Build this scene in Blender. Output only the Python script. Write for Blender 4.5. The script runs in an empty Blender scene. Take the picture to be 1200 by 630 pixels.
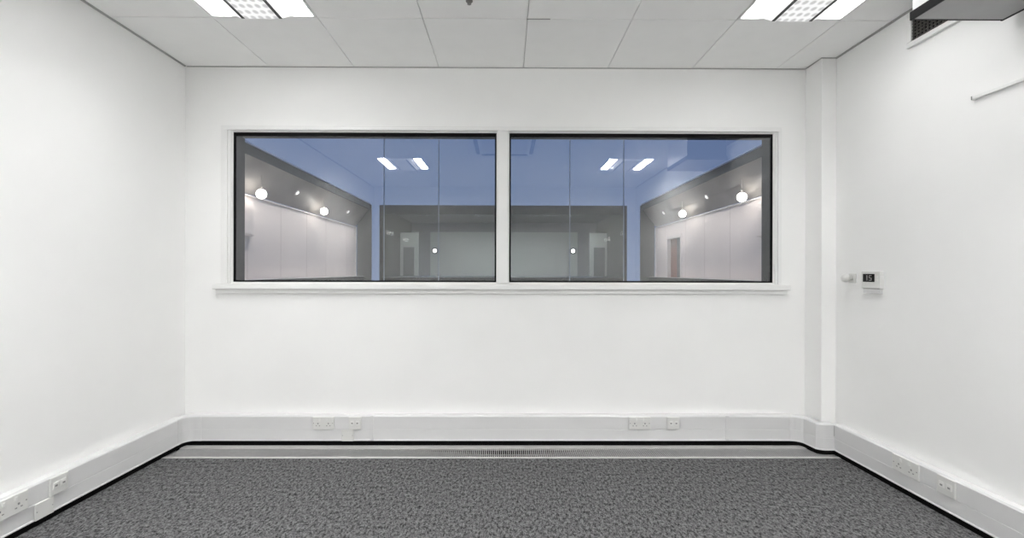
import bpy, bmesh, math, random
from mathutils import Vector
random.seed(4)
S = bpy.context.scene
C = S.collection

# ---------------------------------------------------------------- camera, world, exposure
cd = bpy.data.cameras.new('camera'); cam = bpy.data.objects.new('camera', cd); C.objects.link(cam)
cam.location = (0, 0, 1.21)
cam.rotation_euler = (math.radians(90), math.radians(-0.12), math.radians(-0.28))
cd.sensor_width = 36; cd.lens = 36 * 495 / 1200
cd.shift_x = 4.6 / 1200; cd.shift_y = 3 / 1200
cd.clip_start = 0.02
S.camera = cam
S.view_settings.view_transform = 'Standard'
S.view_settings.look = 'None'
S.view_settings.exposure = 0.42
S.view_settings.gamma = 1
S.view_settings.use_curve_mapping = False
S.cycles.max_bounces = 12; S.cycles.diffuse_bounces = 7; S.cycles.transparent_max_bounces = 16

W = bpy.data.worlds.new('dusk'); S.world = W; W.use_nodes = True
wn = W.node_tree.nodes; wl = W.node_tree.links; wn.clear()
tc = wn.new('ShaderNodeTexCoord'); sp = wn.new('ShaderNodeSeparateXYZ'); cr = wn.new('ShaderNodeValToRGB')
bg = wn.new('ShaderNodeBackground'); wo = wn.new('ShaderNodeOutputWorld')
wl.new(tc.outputs['Generated'], sp.inputs[0]); wl.new(sp.outputs['Z'], cr.inputs[0])
wl.new(cr.outputs[0], bg.inputs[0]); wl.new(bg.outputs[0], wo.inputs[0])
cr.color_ramp.elements[0].position = 0.0; cr.color_ramp.elements[0].color = (.155, .20, .315, 1)
cr.color_ramp.elements[1].position = 0.45; cr.color_ramp.elements[1].color = (.085, .135, .28, 1)
SKY = 1.0; bg.inputs[1].default_value = SKY

LAMP_W, LAMP_W2 = 3.0, 11.0        # watts of each tube: lights by the window, lights above the camera
PANEL_E, PANEL_E2 = 4.4, 24.0
LAMP_W3, PANEL_E3 = 1.2, 3.0          # the light close to the right wall
GLOBE = 10.0
STRIP_W = 25.0       # added fill light hidden behind each courtyard fascia

# ---------------------------------------------------------------- materials
def mat(name, col, rough=.5, metal=0.0, emit=None, es=1.0, spec=.5, noise=0.0, nscale=20, bump=0.0, bscale=200):
    m = bpy.data.materials.new(name); m.use_nodes = True
    nt = m.node_tree; b = nt.nodes['Principled BSDF']
    b.inputs['Base Color'].default_value = (*col, 1); b.inputs['Roughness'].default_value = rough
    b.inputs['Metallic'].default_value = metal; b.inputs['Specular IOR Level'].default_value = spec
    if emit:
        b.inputs['Emission Color'].default_value = (*emit, 1); b.inputs['Emission Strength'].default_value = es
    if noise or bump:
        t = nt.nodes.new('ShaderNodeTexCoord')
    if noise:
        n = nt.nodes.new('ShaderNodeTexNoise'); n.inputs['Scale'].default_value = nscale; n.inputs['Detail'].default_value = 4
        r = nt.nodes.new('ShaderNodeValToRGB')
        r.color_ramp.elements[0].position = .3; r.color_ramp.elements[1].position = .7
        r.color_ramp.elements[0].color = (*[c * (1 - noise) for c in col], 1)
        r.color_ramp.elements[1].color = (*[min(1, c * (1 + noise)) for c in col], 1)
        nt.links.new(t.outputs['Object'], n.inputs['Vector']); nt.links.new(n.outputs[0], r.inputs[0])
        nt.links.new(r.outputs[0], b.inputs['Base Color'])
    if bump:
        n2 = nt.nodes.new('ShaderNodeTexNoise'); n2.inputs['Scale'].default_value = bscale
        bp = nt.nodes.new('ShaderNodeBump'); bp.inputs['Strength'].default_value = bump; bp.inputs['Distance'].default_value = .002
        nt.links.new(t.outputs['Object'], n2.inputs['Vector']); nt.links.new(n2.outputs[0], bp.inputs['Height'])
        nt.links.new(bp.outputs[0], b.inputs['Normal'])
    return m

M = {}
M['wall'] = mat('white_paint', (.90, .90, .89), .6, noise=.012, nscale=3, bump=.08, bscale=300, spec=.3)
M['ceil'] = mat('ceiling_tile', (.94, .94, .93), .8, noise=.015, nscale=6, bump=.15, bscale=250, spec=.1)
M['gap'] = mat('tile_joint', (.8, .8, .79), .8)
M['angle'] = mat('grey_angle', (.42, .42, .41), .6)
M['white'] = mat('white_gloss_paint', (.84, .84, .83), .35, noise=.01, nscale=5)
M['pvc'] = mat('white_pvc', (.69, .69, .69), .35, noise=.01, nscale=5)
M['pvc2'] = mat('white_pvc_accessory', (.70, .70, .68), .3, noise=.01, nscale=8)
M['hole'] = mat('socket_hole', (.26, .26, .26), .6)
M['rocker'] = mat('rocker_white', (.82, .82, .80), .25)
M['black'] = mat('black_rubber', (.006, .006, .006), .7, spec=.1)
M['gap_shade'] = mat('black_gap_shade', (.006, .006, .006), .85, spec=.05)  # black base carrying the shade of the gap under the trunking
M['reveal'] = mat('dark_metal_reveal', (.022, .023, .025), .5, .2, noise=.1, nscale=15)
M['alu'] = mat('aluminium_rail', (.58, .565, .555), .4, .3, noise=.03)
M['slat'] = mat('aluminium_slat', (.52, .52, .52), .45, .3, noise=.05, nscale=30)
M['pit'] = mat('trench_dark', (.03, .03, .03), .8)
M['unitw'] = mat('unit_white_case', (.92, .92, .92), .25)
M['unitg'] = mat('unit_grey_panel', (.30, .30, .30), .35, .2, noise=.04, nscale=8)
M['unitb'] = mat('unit_black_trim', (.008, .008, .009), .5, spec=.15)
M['vent'] = mat('vent_louvre', (.16, .15, .14), .5, .3)
M['lcd'] = mat('lcd_dark', (.015, .015, .015), .2)
M['seg'] = mat('lcd_digit', (.40, .40, .38), .4)
M['grey'] = mat('grey_metal', (.30, .30, .29), .5, .4)
M['steel'] = mat('steel', (.6, .6, .6), .25, .9)
M['dslit'] = mat('lamp_slot_grey', (.10, .10, .10), .6)
# courtyard
M['clad'] = mat('beige_cladding', (.80, .725, .69), .5, noise=.05, nscale=1.2)
M['cladw'] = mat('pale_edge_trim', (.72, .67, .64), .4)
M['soff'] = mat('brown_grey_soffit', (.34, .31, .285), .5, .15, noise=.18, nscale=2.5)
M['fascia'] = mat('dark_fascia', (.03, .034, .038), .5, .2, noise=.1)
M['coping'] = mat('pale_blue_coping', (.55, .60, .72), .4)
M['colm'] = mat('grey_column_panel', (.13, .13, .125), .5, noise=.1, nscale=4)
M['dark'] = mat('dark_base', (.02, .02, .02), .6)
M['yard'] = mat('courtyard_paving', (.55, .54, .52), .8, noise=.1, nscale=3)  # paving out of view, made pale to bounce fill light onto the walls
M['ihead'] = mat('interior_header', (.03, .035, .03), .6, noise=.1)
M['iwall'] = mat('interior_grey_wall', (.26, .26, .26), .7, noise=.06, nscale=2)
M['ipanel'] = mat('interior_pale_panel', (.42, .42, .41), .6, noise=.05, nscale=2)
M['idoor'] = mat('interior_dark_door', (.13, .13, .13), .5, noise=.08)
M['iframe'] = mat('interior_pale_frame', (.40, .40, .38), .5)
M['doorred'] = mat('reddish_brown_door', (.28, .14, .11), .5, noise=.1, nscale=8)
M['wood'] = mat('edge_wood', (.60, .53, .49), .5)
M['globe'] = mat('globe_light', (1, 1, 1), .4, emit=(1, .96, .90), es=GLOBE)
M['lampdot'] = mat('small_lamp', (1, 1, 1), .4, emit=(1, 1, .98), es=6)
M['dimdot'] = mat('dim_downlight', (.8, .8, .8), .4, emit=(1, 1, .95), es=1.2)

def glass_mat(name, refl, tint):
    m = bpy.data.materials.new(name); m.use_nodes = True; nt = m.node_tree; nt.nodes.clear()
    o = nt.nodes.new('ShaderNodeOutputMaterial'); tr = nt.nodes.new('ShaderNodeBsdfTransparent')
    gl = nt.nodes.new('ShaderNodeBsdfGlossy'); mx = nt.nodes.new('ShaderNodeMixShader'); fr = nt.nodes.new('ShaderNodeFresnel')
    mp = nt.nodes.new('ShaderNodeMapRange'); fr.inputs['IOR'].default_value = 1.5
    mp.inputs['From Min'].default_value = .04; mp.inputs['From Max'].default_value = 1
    mp.inputs['To Min'].default_value = refl; mp.inputs['To Max'].default_value = 1
    tr.inputs[0].default_value = (*tint, 1); gl.inputs['Roughness'].default_value = 0.0
    nt.links.new(fr.outputs[0], mp.inputs[0]); nt.links.new(mp.outputs[0], mx.inputs[0])
    nt.links.new(tr.outputs[0], mx.inputs[1]); nt.links.new(gl.outputs[0], mx.inputs[2]); nt.links.new(mx.outputs[0], o.inputs[0])
    return m
M['glass'] = glass_mat('window_glass', .085, (.97, .98, .98))
M['glass2'] = glass_mat('screen_glass', .012, (.96, .975, .975))
M['gedge'] = mat('glass_edge', (.30, .35, .42), .3)

def diffuser_mat(name, e):        # clear prismatic lamp panel: glows itself and lets the tube above shine through
    m = bpy.data.materials.new(name); m.use_nodes = True; nt = m.node_tree; nt.nodes.clear()
    o = nt.nodes.new('ShaderNodeOutputMaterial'); tr = nt.nodes.new('ShaderNodeBsdfTransparent')
    em = nt.nodes.new('ShaderNodeEmission'); ad = nt.nodes.new('ShaderNodeAddShader')
    tr.inputs[0].default_value = (.9, .9, .9, 1); em.inputs[1].default_value = e
    nt.links.new(tr.outputs[0], ad.inputs[0]); nt.links.new(em.outputs[0], ad.inputs[1]); nt.links.new(ad.outputs[0], o.inputs[0])
    return m
M['panel'] = diffuser_mat('lamp_panel', PANEL_E); M['panel3'] = diffuser_mat('soft_lamp_panel', PANEL_E3); M['panel2'] = diffuser_mat('bright_lamp_panel', PANEL_E2)

def basket_mat():
    m = mat('perforated_basket', (.85, .85, .85), .5)
    nt = m.node_tree; b = nt.nodes['Principled BSDF']
    t = nt.nodes.new('ShaderNodeTexCoord'); v = nt.nodes.new('ShaderNodeTexVoronoi'); v.inputs['Scale'].default_value = 24
    v.inputs['Randomness'].default_value = 0.0; v.voronoi_dimensions = '2D'
    mp = nt.nodes.new('ShaderNodeMapping'); mp.inputs['Scale'].default_value = (1, .8, 1)
    r = nt.nodes.new('ShaderNodeValToRGB')
    r.color_ramp.elements[0].position = .22; r.color_ramp.elements[0].color = (.5, .5, .5, 1)
    r.color_ramp.elements[1].position = .42; r.color_ramp.elements[1].color = (1, 1, 1, 1)
    nt.links.new(t.outputs['Object'], mp.inputs[0]); nt.links.new(mp.outputs[0], v.inputs['Vector'])
    nt.links.new(v.outputs['Distance'], r.inputs[0]); nt.links.new(r.outputs[0], b.inputs['Emission Color'])
    b.inputs['Base Color'].default_value = (.3, .3, .3, 1)
    b.inputs['Emission Strength'].default_value = .62
    return m
M['basket'] = basket_mat()
M['bside'] = mat('basket_side', (.8, .8, .8), .4, emit=(1, 1, 1), es=.55)

def carpet_mat():
    m = mat('carpet', (.14, .14, .145), .95, spec=.1); nt = m.node_tree; b = nt.nodes['Principled BSDF']
    t = nt.nodes.new('ShaderNodeTexCoord')
    n1 = nt.nodes.new('ShaderNodeTexNoise'); n1.inputs['Scale'].default_value = 62; n1.inputs['Detail'].default_value = 3; n1.inputs['Roughness'].default_value = .7
    n2 = nt.nodes.new('ShaderNodeTexNoise'); n2.inputs['Scale'].default_value = 170; n2.inputs['Detail'].default_value = 2
    mx = nt.nodes.new('ShaderNodeMix'); mx.data_type = 'FLOAT'; mx.inputs[0].default_value = .40
    r = nt.nodes.new('ShaderNodeValToRGB')
    r.color_ramp.elements[0].position = .40; r.color_ramp.elements[0].color = (.018, .018, .0185, 1)
    r.color_ramp.elements[1].position = .60; r.color_ramp.elements[1].color = (.195, .195, .198, 1)
    bp = nt.nodes.new('ShaderNodeBump'); bp.inputs['Strength'].default_value = .5; bp.inputs['Distance'].default_value = .004
    mp = nt.nodes.new('ShaderNodeMapping'); mp.inputs['Scale'].default_value = (1.15, .65, 1)
    nt.links.new(t.outputs['Object'], mp.inputs[0])
    nt.links.new(mp.outputs[0], n1.inputs['Vector']); nt.links.new(mp.outputs[0], n2.inputs['Vector'])
    nt.links.new(n1.outputs[0], mx.inputs[2]); nt.links.new(n2.outputs[0], mx.inputs[3])
    nt.links.new(mx.outputs[0], r.inputs[0]); nt.links.new(r.outputs[0], b.inputs['Base Color'])
    nt.links.new(mx.outputs[0], bp.inputs['Height']); nt.links.new(bp.outputs[0], b.inputs['Normal'])
    return m
M['carpet'] = carpet_mat()

# ---------------------------------------------------------------- mesh helpers
class MB:
    def __init__(s): s.bm = bmesh.new()
    def box(s, x0, x1, y0, y1, z0, z1):
        v = [s.bm.verts.new(p) for p in ((x0,y0,z0),(x1,y0,z0),(x1,y1,z0),(x0,y1,z0),(x0,y0,z1),(x1,y0,z1),(x1,y1,z1),(x0,y1,z1))]
        for f in ((0,3,2,1),(4,5,6,7),(0,1,5,4),(1,2,6,5),(2,3,7,6),(3,0,4,7)): s.bm.faces.new([v[i] for i in f])
        return s
    def hexa(s, pts):       # eight corners in the order of box()
        v = [s.bm.verts.new(p) for p in pts]
        for f in ((0,3,2,1),(4,5,6,7),(0,1,5,4),(1,2,6,5),(2,3,7,6),(3,0,4,7)): s.bm.faces.new([v[i] for i in f])
        return s
    def lathe(s, prof, seg=32, origin=(0,0,0), axis='z'):     # prof: (radius, height) from bottom to top
        rings = []
        for r, h in prof:
            ring = []
            for k in range(seg):
                a = 2*math.pi*k/seg; p = (r*math.cos(a), r*math.sin(a), h)
                if axis == 'y': p = (p[0], -p[2], p[1])       # height points to -y
                if axis == 'down': p = (p[0], -p[1], -p[2])
                ring.append(s.bm.verts.new((p[0]+origin[0], p[1]+origin[1], p[2]+origin[2])))
            rings.append(ring)
        for a, b in zip(rings, rings[1:]):
            for k in range(seg): s.bm.faces.new((a[k], a[(k+1)%seg], b[(k+1)%seg], b[k]))
        s.bm.faces.new(list(reversed(rings[0]))); s.bm.faces.new(rings[-1])
        return s
    def sweep(s, path, prof):       # path of (x, y) along the front face, room on its left-hand normal; prof of (inward depth, z)
        n = len(path); rings = []
        for i, p in enumerate(path):
            p = Vector(p)
            d0 = (p - Vector(path[i-1])).normalized() if i else None
            d1 = (Vector(path[i+1]) - p).normalized() if i < n-1 else None
            d0 = d0 or d1; d1 = d1 or d0
            n0 = Vector((-d0.y, d0.x)); n1 = Vector((-d1.y, d1.x)); m = (n0+n1).normalized(); m = m / max(.5, m.dot(n0))
            rings.append([s.bm.verts.new((p.x + m.x*o, p.y + m.y*o, z)) for o, z in prof])
        k = len(prof)
        for a, b in zip(rings, rings[1:]):
            for j in range(k): s.bm.faces.new((a[j], a[(j+1)%k], b[(j+1)%k], b[j]))
        s.bm.faces.new(list(reversed(rings[0]))); s.bm.faces.new(rings[-1])
        return s
    def build(s, name, m, parent=None, bevel=0.0, smooth=False, loc=None):
        bmesh.ops.recalc_face_normals(s.bm, faces=s.bm.faces)
        me = bpy.data.meshes.new(name); s.bm.to_mesh(me); s.bm.free()
        me.materials.append(M[m] if isinstance(m, str) else m)
        if smooth:
            for p in me.polygons: p.use_smooth = True
        o = bpy.data.objects.new(name, me); C.objects.link(o)
        if parent: o.parent = parent
        if loc: o.location = loc
        if bevel:
            b = o.modifiers.new('bevel', 'BEVEL'); b.width = bevel; b.segments = 2; b.limit_method = 'ANGLE'
        return o

def struct(o): o['kind'] = 'structure'; return o
def thing(name, label, cat, loc=(0,0,0), rz=0, group=None):
    o = bpy.data.objects.new(name, None); C.objects.link(o); o.empty_display_size = .05
    o.location = loc; o.rotation_euler = (0, 0, rz); tag(o, label, cat, group); return o
def tag(o, label, cat, group=None):
    o['label'] = label; o['category'] = cat
    if group: o['group'] = group
    return o
def kids(o): return [c for c in list(C.objects) if c.parent == o]
def copy_tree(o, parent=None):
    src = kids(o); c = o.copy(); C.objects.link(c); c.parent = parent
    for ch in src: copy_tree(ch, c)
    return c

# ---------------------------------------------------------------- room shell
XL, XR, YB, YR, H = -2.27, 2.23, 3.0, -1.25, 2.657
CX, CY = 2.13, 2.842                      # boxed-in chase in the far right corner
WX0, WX1, WZ0, WZ1 = -1.94, 1.908, 1.127, 2.200

struct(MB().box(XL-.1, XR+.1, YR-.1, 2.735, -.1, 0).build('floor', 'carpet'))
struct(MB().box(XL-.12, XL, YR-.1, YB+.12, -.1, H+.15).build('wall_left', 'wall'))
struct(MB().box(XR, XR+.12, YR-.1, YB+.12, -.1, H+.15).build('wall_right', 'wall'))
struct(MB().box(XL, XR, YR-.12, YR, 0, H+.15).build('wall_rear', 'wall'))
b = MB()
b.box(XL, WX0, YB, YB+.12, -.1, H+.15); b.box(WX1, XR, YB, YB+.12, -.1, H+.15)
b.box(WX0, WX1, YB, YB+.12, -.1, WZ0); b.box(WX0, WX1, YB, YB+.12, WZ1, H+.15)
struct(b.build('wall_back', 'wall'))
struct(MB().box(CX, XR, CY, YB, 0, H).build('wall_chase', 'wall', bevel=.004))

gx = [XL, -1.68, -1.08, -.48, .12, .72, 1.32, 1.92, XR]
gy = [YR, -1.18, -.58, .02, .62, 1.22, 1.82, 2.42, YB]
lamps = [(-1.38, 2.12), (1.62, 2.12), (-1.38, .32), (1.62, .32)]
b = MB(); g = .0022
for i in range(8):
    for j in range(8):
        cx, cy = (gx[i]+gx[i+1])/2, (gy[j]+gy[j+1])/2
        if any(abs(cx-a) < .1 and abs(cy-c) < .1 for a, c in lamps): continue
        b.box(gx[i]+g, gx[i+1]-g, gy[j]+g, gy[j+1]-g, H, H+.02)
ceil = struct(b.build('ceiling', 'ceil', bevel=.0012))
b = MB()
for i in range(8):
    for j in range(8):
        cx, cy = (gx[i]+gx[i+1])/2, (gy[j]+gy[j+1])/2
        if any(abs(cx-a) < .1 and abs(cy-c) < .1 for a, c in lamps): continue
        b.box(gx[i], gx[i+1], gy[j], gy[j+1], H+.021, H+.03)
b.build('joint_backing', 'gap', ceil)
struct(MB().box(XL, XR, YR, YB, H+.12, H+.15).build('ceiling_slab', 'pit'))
struct(MB().sweep([(XL+.012, YR+.001), (XL+.012, YB-.0105)], [(.012, H-.008), (0, H-.006), (0, H-.001), (.012, H-.001)]).build('trim_1', 'angle'))
struct(MB().box(XL+.013, CX-.002, YB-.006, YB, H-.005, H-.001).build('trim_2', 'angle'))
struct(MB().sweep([(XR-.012, CY-.002), (XR-.012, YR+.001)], [(.012, H-.008), (0, H-.006), (0, H-.001), (.012, H-.001)]).build('trim_3', 'angle'))
b = MB(); b.box(CX-.007, CX-.001, CY-.006, YB-.008, H-.006, H-.001); b.box(CX-.006, XR-.014, CY-.007, CY-.001, H-.006, H-.001)
struct(b.build('trim_4', 'angle'))

# ---------------------------------------------------------------- perimeter trunking (skirting conduit) and black base strip painted as the shadow gap below
PROF = [(.05, .028), (.003, .028), (-.003, .031), (-.003, .036), (0, .040), (0, .108), (.0015, .110), (0, .112), (0, .197), (.006, .206), (.05, .206)]
PROFC = [(o-.0022 if o < .04 else o, z+(.0006 if z > .2 else 0)) for o, z in PROF]
def arc(cx, cy, r, a0, a1, n=8): return [(cx+r*math.cos(math.radians(a0+(a1-a0)*k/n)), cy+r*math.sin(math.radians(a0+(a1-a0)*k/n))) for k in range(n+1)]
FL, FB, FR, FC = -2.218, 2.947, 2.178, 2.790
# the path runs left wall -> back wall -> right wall so that the wall is on the path's left side
cornerL = [(FL, 2.87)] + arc(FL+.055, FB-.055, .055, 180, 90) + [(-2.115, FB)]
cornerR = [(1.99, FB)] + arc(1.99, FB-.085, .085, 90, 35, 6)[1:] + list(reversed(arc(2.128, 2.866, .076, 215+0, 270, 6)))[::-1][1:] + [(FR, FC)]
def conduit(name, path, prof): return struct(MB().sweep(path, prof).build(name, 'pvc'))
conduit('baseboard_left', [(FL, YR+.06), (FL, 2.87)], PROF)
conduit('baseboard_corner_left', cornerL, PROFC)
conduit('baseboard_back', [(-2.115, FB), (.505-.0, FB), (1.99, FB)], PROF)
conduit('baseboard_corner_right', cornerR, PROFC)
conduit('baseboard_right', [(FR, FC-.002), (FR, YR+.06)], PROF)
for i, (x, y, rz) in enumerate([(-.932, FB, 0), (1.55, FB, 0)]):       # thin joint covers
    struct(MB().box(x-.012, x+.012, y-.003, y+.01, .030, .2065).build('trim_%d' % (5+i), 'pvc', bevel=.001))
skp = [(FL-.004, YR+.06), (FL-.004, 2.87)] + arc(FL+.055, FB-.055, .059, 180, 90) + [(1.99, FB+.004)] + [(x, y+.004) for x, y in cornerR[1:-1]] + [(FR+.004, FC+.004), (FR+.004, YR+.06)]
struct(MB().sweep(skp, [(.02, .0), (0, .0), (0, .0275), (.02, .0275)]).build('trim_7', 'gap_shade'))

for i, (x, y) in enumerate([(2.062, 2.919), (FR-.003, FC-.001)]):      # dark seams where the fittings meet
    struct(MB().box(x-.0015, x+.0015, y-.004, y+.004, .125, .195).build('trim_%d' % (30+i), 'angle'))

# floor trench grille under the window
t = thing('floor_grille', 'long aluminium linear floor grille with fine slats along the back wall', 'floor grille', (0, 2.735, 0))
b = MB(); b.box(XL, XR, .001, .225, -.11, -.10); b.box(XL, XR, .001, .003, -.10, -.03); b.build('trough', 'pit', t)
MB().box(FL+.0, FR, .001, .022, -.012, .0035).build('frame_rail', 'alu', t, bevel=.001)
MB().box(FL, FR-.04, .150, .200, -.012, .0035).build('frame_rail', 'alu', t, bevel=.001)
b = MB(); x = FL+.008
while x < FR-.006:
    b.box(x, x+.0045, .023, .149, -.026, .001); x += .0135
b.box(FL, FR, .060, .064, -.030, -.022); b.box(FL, FR, .110, .114, -.030, -.022)
b.build('slats', 'slat', t)
struct(MB().box(XL-.1, XR+.1, 2.735+.186, YB, -.1, -.001).build('floor_edge', 'gap_shade'))

# ---------------------------------------------------------------- window
MX0, MX1 = -.063, .016
def ring(b, x0, x1, z0, z1, w, y0, y1):
    b.box(x0, x1, y0, y1, z1-w, z1); b.box(x0, x1, y0, y1, z0, z0+w)
    b.box(x0, x0+w, y0, y1, z0+w, z1-w); b.box(x1-w, x1, y0, y1, z0+w, z1-w); return b
# architrave: two stepped bands around top and sides
b = MB(); y0, y1 = 2.990, 3.0
b.box(-2.014, 1.957, y0, y1, WZ1+.003, 2.238); b.box(-2.014, WX0-.003, y0, y1, WZ0-.005, WZ1+.003); b.box(WX1+.003, 1.957, y0, y1, WZ0-.005, WZ1+.003)
struct(b.build('trim_8', 'white', bevel=.002))
b = MB()
b.box(-1.988, 1.940, 2.978, 2.9895, WZ1+.003, 2.222); b.box(-1.988, -1.962, 2.978, 2.9895, WZ0-.005, WZ1+.003); b.box(1.924, 1.940, 2.978, 2.9895, WZ0-.005, WZ1+.003)
struct(b.build('trim_9', 'white', bevel=.003))
b = MB().box(MX0, MX1, 2.974, 3.055, WZ0, WZ1); struct(b.build('window_mullion', 'white', bevel=.004))
for x0, x1, n in ((WX0, MX0, 1), (MX1, WX1, 2)):
    w = struct(bpy.data.objects.new('window_%d' % n, None)); C.objects.link(w); w.location = ((x0+x1)/2, 3.0, WZ0)
    h = (x1-x0)/2; hz = WZ1-WZ0
    b = MB(); ring(b, -h+.0004, h-.0004, .0004, hz-.0004, .006, .0005, .012); b.build('window_frame', 'white', w, bevel=.001)
    b = MB(); ring(b, -h+.0065, h-.0065, .0065, hz-.0065, .011, .006, .020)
    b.box(-h+.0065, h-.0065, .0055, .020, hz-.030, hz-.017); b.build('gasket', 'black', w)
    MB().box(-h+.016, h-.016, .010, .014, .016, hz-.016).build('window_pane', 'glass', w)
    b = MB(); xa = -h+.0005; xb = h-.0005
    b.box(xa, xb, .021, .125, hz-.012, hz-.0005); b.box(xa, xb, .021, .125, .0005, .012)
    if n == 1: b.box(xa, xa+.012, .021, .125, .012, hz-.012)
    else: b.box(xb-.012, xb, .021, .125, .012, hz-.012)
    b.build('window_reveal', 'reveal', w)
struct(MB().box(-2.056, 2.005, 2.958, 3.0, 1.083, 1.1205).build('window_sill', 'white', bevel=.005))
struct(MB().box(-2.045, 1.995, 2.982, 3.0, 1.052, 1.082).build('trim_10', 'white', bevel=.003))

# ---------------------------------------------------------------- recessed ceiling lights
def make_light():
    t = thing('ceiling_light', '', 'ceiling light', (0, 0, H))
    b = MB(); ring2 = [(-.297, .297, -.297, -.285), (-.297, .297, .285, .297)]
    for x0, x1, y0, y1 in ring2: b.box(x0, x1, y0, y1, -.002, .09)
    b.box(-.297, -.285, -.285, .285, -.002, .09); b.box(.285, .297, -.285, .285, -.002, .09); b.box(-.285, .285, -.285, .285, .085, .09)
    b.build('housing', 'white', t)
    for s in (-1, 1):
        x0, x1 = sorted((s*.278, s*.184))
        p = MB().box(x0, x1, -.284, .284, .004, .006).build('diffuser', 'panel', t)
        ld = bpy.data.lights.new('tube', 'AREA'); ld.shape = 'RECTANGLE'; ld.size = .10; ld.size_y = .55; ld.energy = LAMP_W; ld.spread = math.radians(118)
        ld.color = (1, .995, .985)
        lo = bpy.data.objects.new('tube_light', ld); C.objects.link(lo); lo.parent = p; lo.location = (s*.23, 0, .012)
        # sloping side plate of the basket, hanging a little below the ceiling
        a, c = s*.172, s*.112
        MB().hexa([(a, -.284, .006), (a+s*.002, -.284, .006), (a+s*.002, .284, .006), (a, .284, .006),
                   (c, -.272, -.020), (c+s*.002, -.272, -.020), (c+s*.002, .272, -.020), (c, .272, -.020)]).build('basket_side', 'bside', t)
        x0, x1 = sorted((s*.114, s*.096))
        MB().box(x0, x1, -.272, .272, -.0235, -.019).build('slot', 'dslit', t)
    MB().box(-.095, .095, -.272, .272, -.024, -.020).build('perforated_basket', 'basket', t)
    for s in (-1, 1):
        y0, y1 = s*.272, s*.284
        MB().hexa([(-.112, y0, -.020), (.112, y0, -.020), (.112, y0+s*.002, -.020), (-.112, y0+s*.002, -.020),
                (-.172, y1, .006), (.172, y1, .006), (.172, y1+s*.0005, .006), (-.172, y1+s*.0005, .006)]).build('basket_end', 'bside', t)
    return t
L0 = make_light()
llab = ['recessed fluorescent ceiling light at the left, nearest the window', 'recessed fluorescent ceiling light at the right, nearest the window',
        'recessed ceiling light seen reflected in the left window pane', 'recessed ceiling light seen reflected in the right window pane']
for i, (x, y) in enumerate(lamps):
    o = L0 if i == 0 else copy_tree(L0)
    o.location = (x, y, H); o['label'] = llab[i]; o['group'] = 'recessed ceiling lights'
    if i >= 1:
        for k in kids(o):
            if k.name.startswith('diffuser'):
                k.material_slots[0].link = 'OBJECT'; k.material_slots[0].material = M['panel3' if i == 1 else 'panel2']
                for l in kids(k): l.data = l.data.copy(); l.data.energy = LAMP_W3 if i == 1 else LAMP_W2

# ceiling cassette, seen in the window reflection
t = thing('air_conditioning_cassette', 'square white ceiling air conditioning cassette reflected at the top of the window', 'air conditioner', (-.02, 1.12, H))
b = MB(); ring(b, -.42, .42, -.42, .42, .07, -.02, -.001)
for v in b.bm.verts: v.co = Vector((v.co.x, v.co.z, v.co.y))
b.build('outer_frame', 'white', t, bevel=.004)
for s in (-1, 1):
    MB().box(-.28, .28, min(s*.345, s*.30), max(s*.345, s*.30), -.008, -.001).build('air_slot', 'dslit', t)
    MB().box(min(s*.345, s*.30), max(s*.345, s*.30), -.28, .28, -.008, -.001).build('air_slot', 'dslit', t)
b = MB()
for k in range(15): b.box(-.25, .25, -.245+k*.034, -.232+k*.034, -.016, -.005)
b.box(-.26, .26, -.26, .26, -.005, -.002); b.build('intake_grille', 'pvc', t)

# small things on the ceiling
t = thing('sprinkler', 'small round grey sprinkler head at the top edge of the ceiling', 'sprinkler', (-.2, 2.262, H))
MB().lathe([(.019, 0), (.019, .002), (.015, .004)], 24, axis='down').build('rose', 'grey', t, smooth=False)
MB().lathe([(.005, .004), (.005, .014), (.011, .015), (.011, .017)], 16, axis='down').build('deflector', 'grey', t)
tag(MB().box(.116, .250, 2.416, 2.421, H-.003, H-.0005).build('ceiling_gap_strip', 'grey', bevel=.0006), 'short thin grey strip drawn in for the dark gap at a ceiling tile joint', 'tile_gap')  # dark strip standing in for the shadow gap of a slightly lifted tile

# ---------------------------------------------------------------- socket plates on the trunking (local: faces -y, z up, origin at plate's bottom centre)
def socket_holes(b, cx, y, cz):
    b.box(cx-.004, cx+.004, y-.0006, y+.001, cz+.006, cz+.015)
    for s in (-1, 1): b.box(cx+s*.011-.004, cx+s*.011+.004, y-.0006, y+.001, cz-.008, cz-.003)
def make_double():
    t = thing('double_socket', '', 'socket')
    MB().box(-.075, .075, -.011, 0, 0, .088).build('face_plate', 'pvc2', t, bevel=.003)
    for s in (-1, 1):
        b = MB(); socket_holes(b, s*.036, -.0112, .032); b.build('pin_holes', 'hole', t)
    for s in (-1, 1): MB().box(s*.024-.006, s*.024+.006, -.0145, -.0105, .058, .078).build('rocker_switch', 'rocker', t, bevel=.0015)
    for s in (-1, 1): MB().lathe([(.003, 0), (.003, .0008)], 12, origin=(s*.066, -.011, .044), axis='y').build('screw_cap', 'hole', t)
    return t
def make_data():
    t = thing('data_outlet', '', 'data outlet')
    MB().box(-.043, .043, -.011, 0, 0, .088).build('face_plate', 'pvc2', t, bevel=.003)
    for s in (-1, 1):
        MB().box(s*.018-.012, s*.018+.012, -.014, -.0105, .032, .062).build('jack_module', 'rocker', t, bevel=.001)
    for s in (-1, 1): MB().box(s*.018-.006, s*.018+.006, -.0144, -.0138, .040, .049).build('jack_opening', 'hole', t)
    return t
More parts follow.
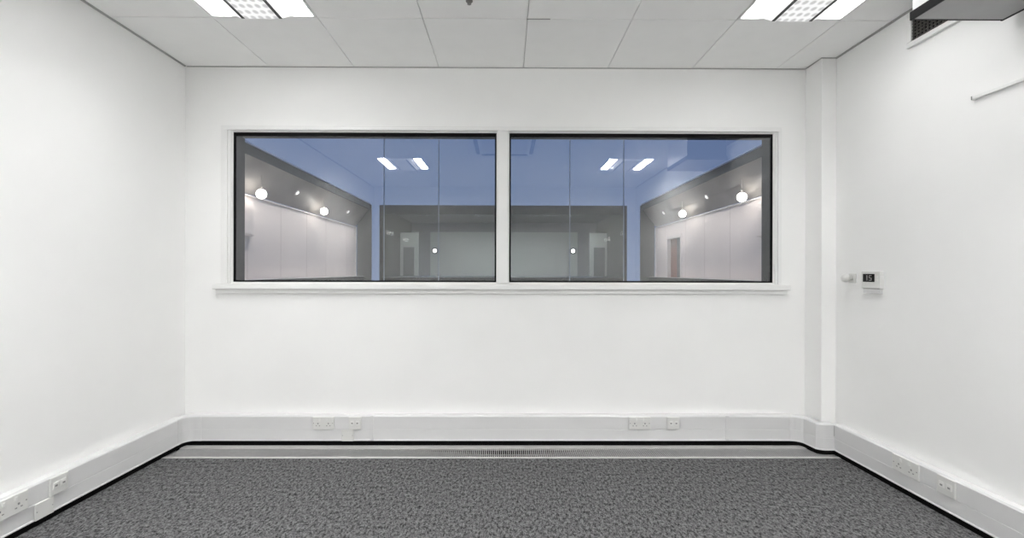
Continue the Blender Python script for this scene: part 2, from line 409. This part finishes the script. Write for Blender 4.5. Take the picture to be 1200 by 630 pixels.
def make_blank():
    t = thing('blank_plate', '', 'blank plate')
    MB().box(-.042, .042, -.009, 0, 0, .10).build('cover', 'pvc2', t, bevel=.004)
    for s in (-1, 1): MB().lathe([(.0028, 0), (.0028, .0008)], 12, origin=(s*.034, -.009, .05), axis='y').build('screw_cap', 'hole', t)
    return t
D = make_double(); A = make_data(); Bk = make_blank()
Q = math.pi/2; used = set()
def put(src, x, y, z, rz, label, group):
    o = src if src.name not in used else copy_tree(src)
    used.add(src.name); o.location = (x, y, z); o.rotation_euler = (0, 0, rz); o['label'] = label; o['group'] = group
gs, gd, gb = 'double sockets on the trunking', 'data outlets on the trunking', 'blank plates on the trunking'
put(D, -1.266, FB-.0005, .112, 0, 'white double power socket on the back wall trunking, left half', gs)
put(D, .934, FB-.0005, .112, 0, 'white double power socket on the back wall trunking, right half', gs)
put(D, FL+.0005, 1.89, .112, Q, 'white double power socket on the left wall trunking at the photo edge', gs)
put(D, FR-.0005, 2.282, .112, -Q, 'white double power socket on the right wall trunking', gs)
put(A, -1.047, FB-.0005, .112, 0, 'small white data outlet right of the back wall left socket', gd)
put(A, 1.169, FB-.0005, .112, 0, 'small white data outlet right of the back wall right socket', gd)
put(A, FL+.0005, 2.101, .112, Q, 'small white data outlet on the left wall trunking', gd)
put(A, FR-.0005, 2.070, .112, -Q, 'small white data outlet on the right wall trunking', gd)
put(Bk, -1.098, FB-.0045, .0305, 0, 'low white blank plate below the data outlet, back wall trunking', gb)
put(Bk, FL+.0045, 2.036, .0305, Q, 'low white blank plate between socket and data outlet, left wall', gb)
for o in C.objects:                      # the blank plates are half hidden under the plates above them
    if o.name.startswith('blank_plate'): o.scale = (1, .6, .8)

# ---------------------------------------------------------------- right wall: thermostat, sensor, vent, hung unit, rail
t = thing('thermostat', 'white box thermostat with dark display on the right wall', 'thermostat', (XR, 2.545, 1.082), -Q)
MB().box(-.066, .066, -.026, 0, .030, .134).build('case', 'pvc2', t, bevel=.004)
MB().box(-.058, .058, -.020, 0, 0, .029).build('lower_cover', 'pvc', t, bevel=.003)
MB().box(-.052, .030, -.0272, -.0258, .070, .118).build('display', 'lcd', t)
SEG = {'1': 'bc', '5': 'afgcd'}
b = MB()
def seg(b, ch, ox, oz, w, h, k):
    Y0, Y1 = -.0278, -.0271; hh = h/2
    R = {'a': (ox, ox+w, oz+h-k, oz+h), 'g': (ox, ox+w, oz+hh-k/2, oz+hh+k/2), 'd': (ox, ox+w, oz, oz+k),
         'b': (ox+w-k, ox+w, oz+hh, oz+h), 'c': (ox+w-k, ox+w, oz, oz+hh), 'f': (ox, ox+k, oz+hh, oz+h), 'e': (ox, ox+k, oz, oz+hh)}
    for s in SEG[ch]: x0, x1, z0, z1 = R[s]; b.box(x0, x1, Y0, Y1, z0, z1)
seg(b, '1', -.036, .078, .016, .032, .004); seg(b, '5', -.008, .078, .018, .032, .004)
b.build('digits', 'seg', t)
for z in (.076, .096): MB().box(.042, .054, -.0285, -.0255, z, z+.012).build('button', 'rocker', t, bevel=.001)
t = thing('room_sensor', 'small round white sensor knob left of the thermostat', 'sensor', (XR, 2.70, 1.172), -Q)
MB().box(-.026, .026, -.012, 0, -.03, .03).build('base', 'pvc2', t, bevel=.004)
MB().lathe([(.013, .011), (.013, .038), (.024, .042), (.026, .052), (.024, .064), (.016, .070), (.006, .072)], 28, axis='y').build('knob', 'pvc2', t, smooth=True)

t = thing('wall_vent', 'white framed dark egg-crate vent high on the right wall', 'vent', (XR, 2.03, 2.446), -Q)
b = MB(); ring(b, -.30, .30, 0, .19, .028, -.016, 0); b.build('frame', 'white', t, bevel=.003)
MB().box(-.272, .272, -.002, 0, .028, .162).build('backing', 'black', t)
b = MB()
for k in range(28): b.box(-.266+k*.0195, -.264+k*.0195, -.012, -.003, .028, .162)
for k in range(8): b.box(-.272, .272, -.011, -.002, .036+k*.017, .038+k*.017)
b.build('egg_crate_louvre', 'vent', t)

t = thing('ventilation_unit', 'boxy white and black unit with grey underside hung from the ceiling', 'ventilation unit', (1.985, 1.60, 2.323))
zt = H-2.323-.001
MB().box(-.200, .200, -.24, .250, .006, zt).build('case', 'unitw', t, bevel=.003)
MB().box(-.196, .196, -.235, .247, -.001, .006).build('underside_panel', 'unitg', t, bevel=.001)
for s in (-1, 1): MB().box(min(s*.196, s*.206), max(s*.196, s*.206), -.24, .256, -.003, .034).build('edge_trim', 'unitb', t, bevel=.001)
MB().box(-.194, .194, .250, .256, -.001, zt-.02).build('front_panel', 'unitb', t, bevel=.001)
t = thing('wall_rail', 'thin white horizontal rail on the upper right wall', 'rail', (XR, 1.2, 2.036), -Q)
MB().box(-.80, .80, -.014, 0, -.004, .012).build('rail', 'white', t, bevel=.002)
for k in (-1, 1): MB().box(k*.802-.002, k*.802+.002, -.0145, 0, -.0045, .0125).build('end_cap', 'grey', t)

# ---------------------------------------------------------------- courtyard beyond the window
struct(MB().box(-3.6, 3.6, YB+.14, 14.5, -.12, -.1).build('ground_courtyard', 'yard'))
z0 = 1.21
def side(s, n):
    nm = 'left' if s < 0 else 'right'
    b = MB(); xa, xb = sorted((s*3.30, s*3.42))
    yd0, yd1 = 7.90, 8.62           # door opening on the right side only
    if s < 0: b.box(xa, xb, YB+.14, 9.30, -.1, z0+.967)
    else: b.box(xa, xb, YB+.14, yd0, -.1, z0+.967); b.box(xa, xb, yd1, 9.30, -.1, z0+.967); b.box(xa, xb, yd0, yd1, z0+.72, z0+.967)
    w = struct(b.build('wall_courtyard_%s' % nm, 'clad'))
    b = MB(); xj = sorted((s*3.2985, s*3.301))
    for y in (4.6, 5.4, 6.2, 7.0, 7.75, 8.75): b.box(xj[0], xj[1], y, y+.008, 0, z0+.95)
    b.build('panel_joint', 'wood', w)
    b = MB(); xj = sorted((s*3.28, s*3.301)); b.box(xj[0], xj[1], YB+.14, 9.29, z0+.955, z0+.972); b.box(xj[0], xj[1], 9.24, 9.29, -.1, z0+.955)
    struct(b.build('trim_%d' % (10+n), 'cladw'))
    # low dark plinth wall
    xj = sorted((s*3.12, s*3.27)); struct(MB().box(xj[0], xj[1], YB+.14, 9.28, -.1, z0-.112).build('trim_%d' % (12+n), 'dark'))
    xj = sorted((s*3.115, s*3.275)); struct(MB().box(xj[0], xj[1], YB+.14, 9.28, z0-.111, z0-.104).build('trim_%d' % (14+n), 'cladw'))
    # sloping soffit up to the roof edge
    f, r = s*3.0, s*3.302
    ya, yb = YB+.14, 9.29
    struct(MB().hexa([(r, ya, z0+.985), (f, ya, z0+1.38), (f, yb, z0+1.38), (r, yb, z0+.985), (r, ya, z0+1.03), (f, ya, z0+1.42), (f, yb, z0+1.42), (r, yb, z0+1.03)]).build('ceiling_soffit_%s' % nm, 'soff'))
    xj = sorted((s*2.985, s*3.06)); fa = struct(MB().box(xj[0], xj[1], ya, yb, z0+1.375, z0+1.468).build('trim_%d' % (16+n), 'fascia'))
    xj = sorted((s*2.976, s*2.984)); MB().box(xj[0], xj[1], ya, yb, z0+1.345, z0+1.380).build('light_shield', 'fascia', fa)  # added lip that hides the fill strip from view
    ld = bpy.data.lights.new('added_fill_strip', 'AREA'); ld.shape = 'RECTANGLE'; ld.size = .02; ld.size_y = 5.9; ld.energy = STRIP_W; ld.color = (1, .945, .88)  # added unseen strip light that brightens the courtyard side wall
    lo = bpy.data.objects.new('added_fill_strip', ld); C.objects.link(lo); lo.parent = fa; lo.location = (s*2.988, (ya+yb)/2, z0+1.360)
    lo.rotation_euler = (0, -s*math.radians(4), 0); ld.spread = math.radians(84)
    xj = sorted((s*2.97, s*3.10)); struct(MB().box(xj[0], xj[1], ya, yb, z0+1.469, z0+1.485).build('trim_%d' % (18+n), 'coping'))
    # end column
    xj = sorted((s*2.965, s*3.275)); struct(MB().box(xj[0], xj[1], 9.30, 9.34, -.1, z0+1.46).build('trim_%d' % (20+n), 'colm'))
side(-1, 1); side(1, 2)
# door in the right courtyard wall
d = struct(bpy.data.objects.new('door_1', None)); C.objects.link(d); d.location = (3.30, 8.26, -.1)
b = MB(); b.box(-.02, .06, -.36, -.31, 0, 2.03); b.box(-.02, .06, .31, .36, 0, 2.03); b.box(-.02, .06, -.31, .31, 1.97, 2.03); b.build('door_frame', 'cladw', d)
MB().box(.05, .09, -.31, .0, 0, 1.97).build('door_leaf', 'colm', d); MB().box(.05, .09, .0, .31, 0, 1.97).build('door_leaf', 'doorred', d)

# globe lamps and soffit spotlights
def make_globe():
    t = thing('globe_lamp', '', 'lamp')
    MB().lathe([(.001, -.06)] + [(.06*math.cos(math.radians(a)), .06*math.sin(math.radians(a))) for a in range(-75, 80, 15)] + [(.001, .06)], 24).build('globe', 'globe', t, smooth=True)
    MB().lathe([(.016, .056), (.016, .080), (.004, .09), (.004, .235)], 16).build('stem', 'soff', t)
    return t
G = make_globe()
for i, (x, y, z, l) in enumerate([(-3.10, 5.365, z0+.975, 'glowing globe lamp nearest the window under the left courtyard roof edge'),
                                  (-3.10, 7.21, z0+1.018, 'glowing globe lamp further back under the left courtyard roof edge'),
                                  (3.10, 5.54, z0+.985, 'glowing globe lamp nearest the window under the right courtyard roof edge'),
                                  (3.10, 7.41, z0+1.018, 'glowing globe lamp further back under the right courtyard roof edge')]):
    o = G if i == 0 else copy_tree(G)
    o.location = (x, y, z); o['label'] = l; o['group'] = 'globe lamps in the courtyard'
def make_spot():
    t = thing('soffit_spotlight', '', 'spotlight')
    MB().lathe([(.040, 0), (.044, .010), (.034, .016)], 24, axis='down').build('ring', 'cladw', t)
    p = MB().lathe([(.028, .016), (.028, .018)], 20, axis='down').build('lens', 'dimdot', t)
    return t
P = make_spot()
n = 0
for s in (-1, 1):
    for y, w in ((6.36 if s < 0 else 6.6, 'between the two globe lamps'), (8.4, 'beyond both globe lamps')):
        o = P if n == 0 else copy_tree(P)
        o.location = (s*3.148, y, z0+1.180); o.rotation_euler = (0, s*math.radians(52.6), 0)
        o['label'] = 'small soffit spotlight of the %s courtyard side, %s' % ('left' if s < 0 else 'right', w)
        o['group'] = 'soffit spotlights'; n += 1
# pale wall cabinets near the window on both courtyard sides
for s, w in ((-1, 'left'), (1, 'right')):
    t = thing('wall_cabinet', 'pale shallow cabinet on the %s courtyard wall near the window' % w, 'cabinet', (s*3.30, 4.95, z0+.468), -s*Q, 'courtyard cabinets')
    MB().box(-.5, .5, -.05, -.001, 0, .42).build('carcass', 'clad', t, bevel=.004)
    MB().box(-.5, .5, -.056, -.001, -.02, -.001).build('shelf_edge', 'wood', t)

# opposite building: dim glazed room
BX0, BX1, BY = -2.785, 2.665, 9.3
o = thing('glazed_pavilion', 'low dark glazed building across the courtyard with pale panels inside', 'building', (0, BY, -.1))
zz = z0+.1
MB().box(BX0, BX1, .0, 3.2, zz+1.40, zz+1.455).build('roof', 'fascia', o)
MB().box(BX0, BX1, .001, .08, zz+1.255, zz+1.399).build('header', 'ihead', o)
MB().box(BX0, BX1, .0, .12, 0, zz-.135).build('base_wall', 'dark', o)
for x in (BX0, BX1-.06): MB().box(x, x+.06, 0, 3.2, 0, zz+1.399).build('side_wall', 'fascia', o)
MB().box(BX0+.06, BX1-.06, .121, 3.2, 0, .02).build('floor_slab', 'dark', o)
MB().box(BX0+.06, BX1-.06, 2.9, 3.2, .02, zz+1.399).build('rear_wall', 'iwall', o)
MB().box(-2.17, 2.05, 2.82, 2.899, .02, zz+1.13).build('pale_wall_panel', 'ipanel', o)
for x in (-1.95, -1.35, -.4, .5, 1.75): MB().box(x, x+.02, 2.81, 2.819, .02, zz+1.12).build('panel_strip', 'iframe', o)
for xd in (-2.50, 2.40):
    f = MB().box(xd-.24, xd+.24, 1.58, 1.62, .02, zz+1.0).build('door_frame', 'iframe', o)
    MB().box(xd-.14, xd+.14, 1.56, 1.579, .02, zz+.62).build('door_leaf', 'idoor', o)
MB().box(BX0+.06, BX1-.06, .10, .13, zz-.134, zz-.10).build('glazing_sill', 'steel', o)
MB().box(BX0+.06, BX1-.06, .02, .03, zz-.134, zz+1.254).build('front_glass', 'glass2', o)
for x in (-2.62, -1.05, .38, 2.05):
    l = MB().lathe([(.035, 0), (.035, .006)], 16, origin=(0, 0, 0), axis='down').build('downlight', 'lampdot', o, loc=(x*1.0, .12, zz+1.33))
ld = bpy.data.lights.new('room_glow', 'AREA'); ld.shape = 'RECTANGLE'; ld.size = 4; ld.size_y = .4; ld.energy = 58; ld.color = (.95, 1, .98)  # added area light that lifts the dim interior
lo = bpy.data.objects.new('room_glow', ld); C.objects.link(lo); lo.parent = o; lo.location = (0, 1.0, zz+1.38)

# frameless glass screen in front of it
t = thing('glass_screen', 'tall frameless glass screen standing across the courtyard', 'glass screen', (0, 9.15, -.1))
xs = [-2.64, -1.46, -.04, 1.38, 2.55]
for a, c in zip(xs, xs[1:]): MB().box(a+.004, c-.004, -.006, .006, 0, 4.7).build('pane', 'glass2', t)
for x in (xs[0], xs[1], xs[3], xs[4]): MB().box(x-.010, x+.010, -.007, .007, 0, 4.7).build('joint', 'gedge', t)
for x, l in ((-1.54, 'left'), (1.45, 'right')):
    q = thing('round_disc', 'tiny bright round disc on the %s part of the glass screen' % l, 'lamp', (x, 9.142, z0+.446), 0, 'bright round discs on the glass screen')  # small glowing disc set in a dark ring
    MB().lathe([(.065, 0), (.065, .012)], 24, axis='y').build('dark_ring', 'fascia', q)
    MB().lathe([(.038, .012), (.034, .022), (.01, .03)], 20, axis='y').build('lens', 'lampdot', q)
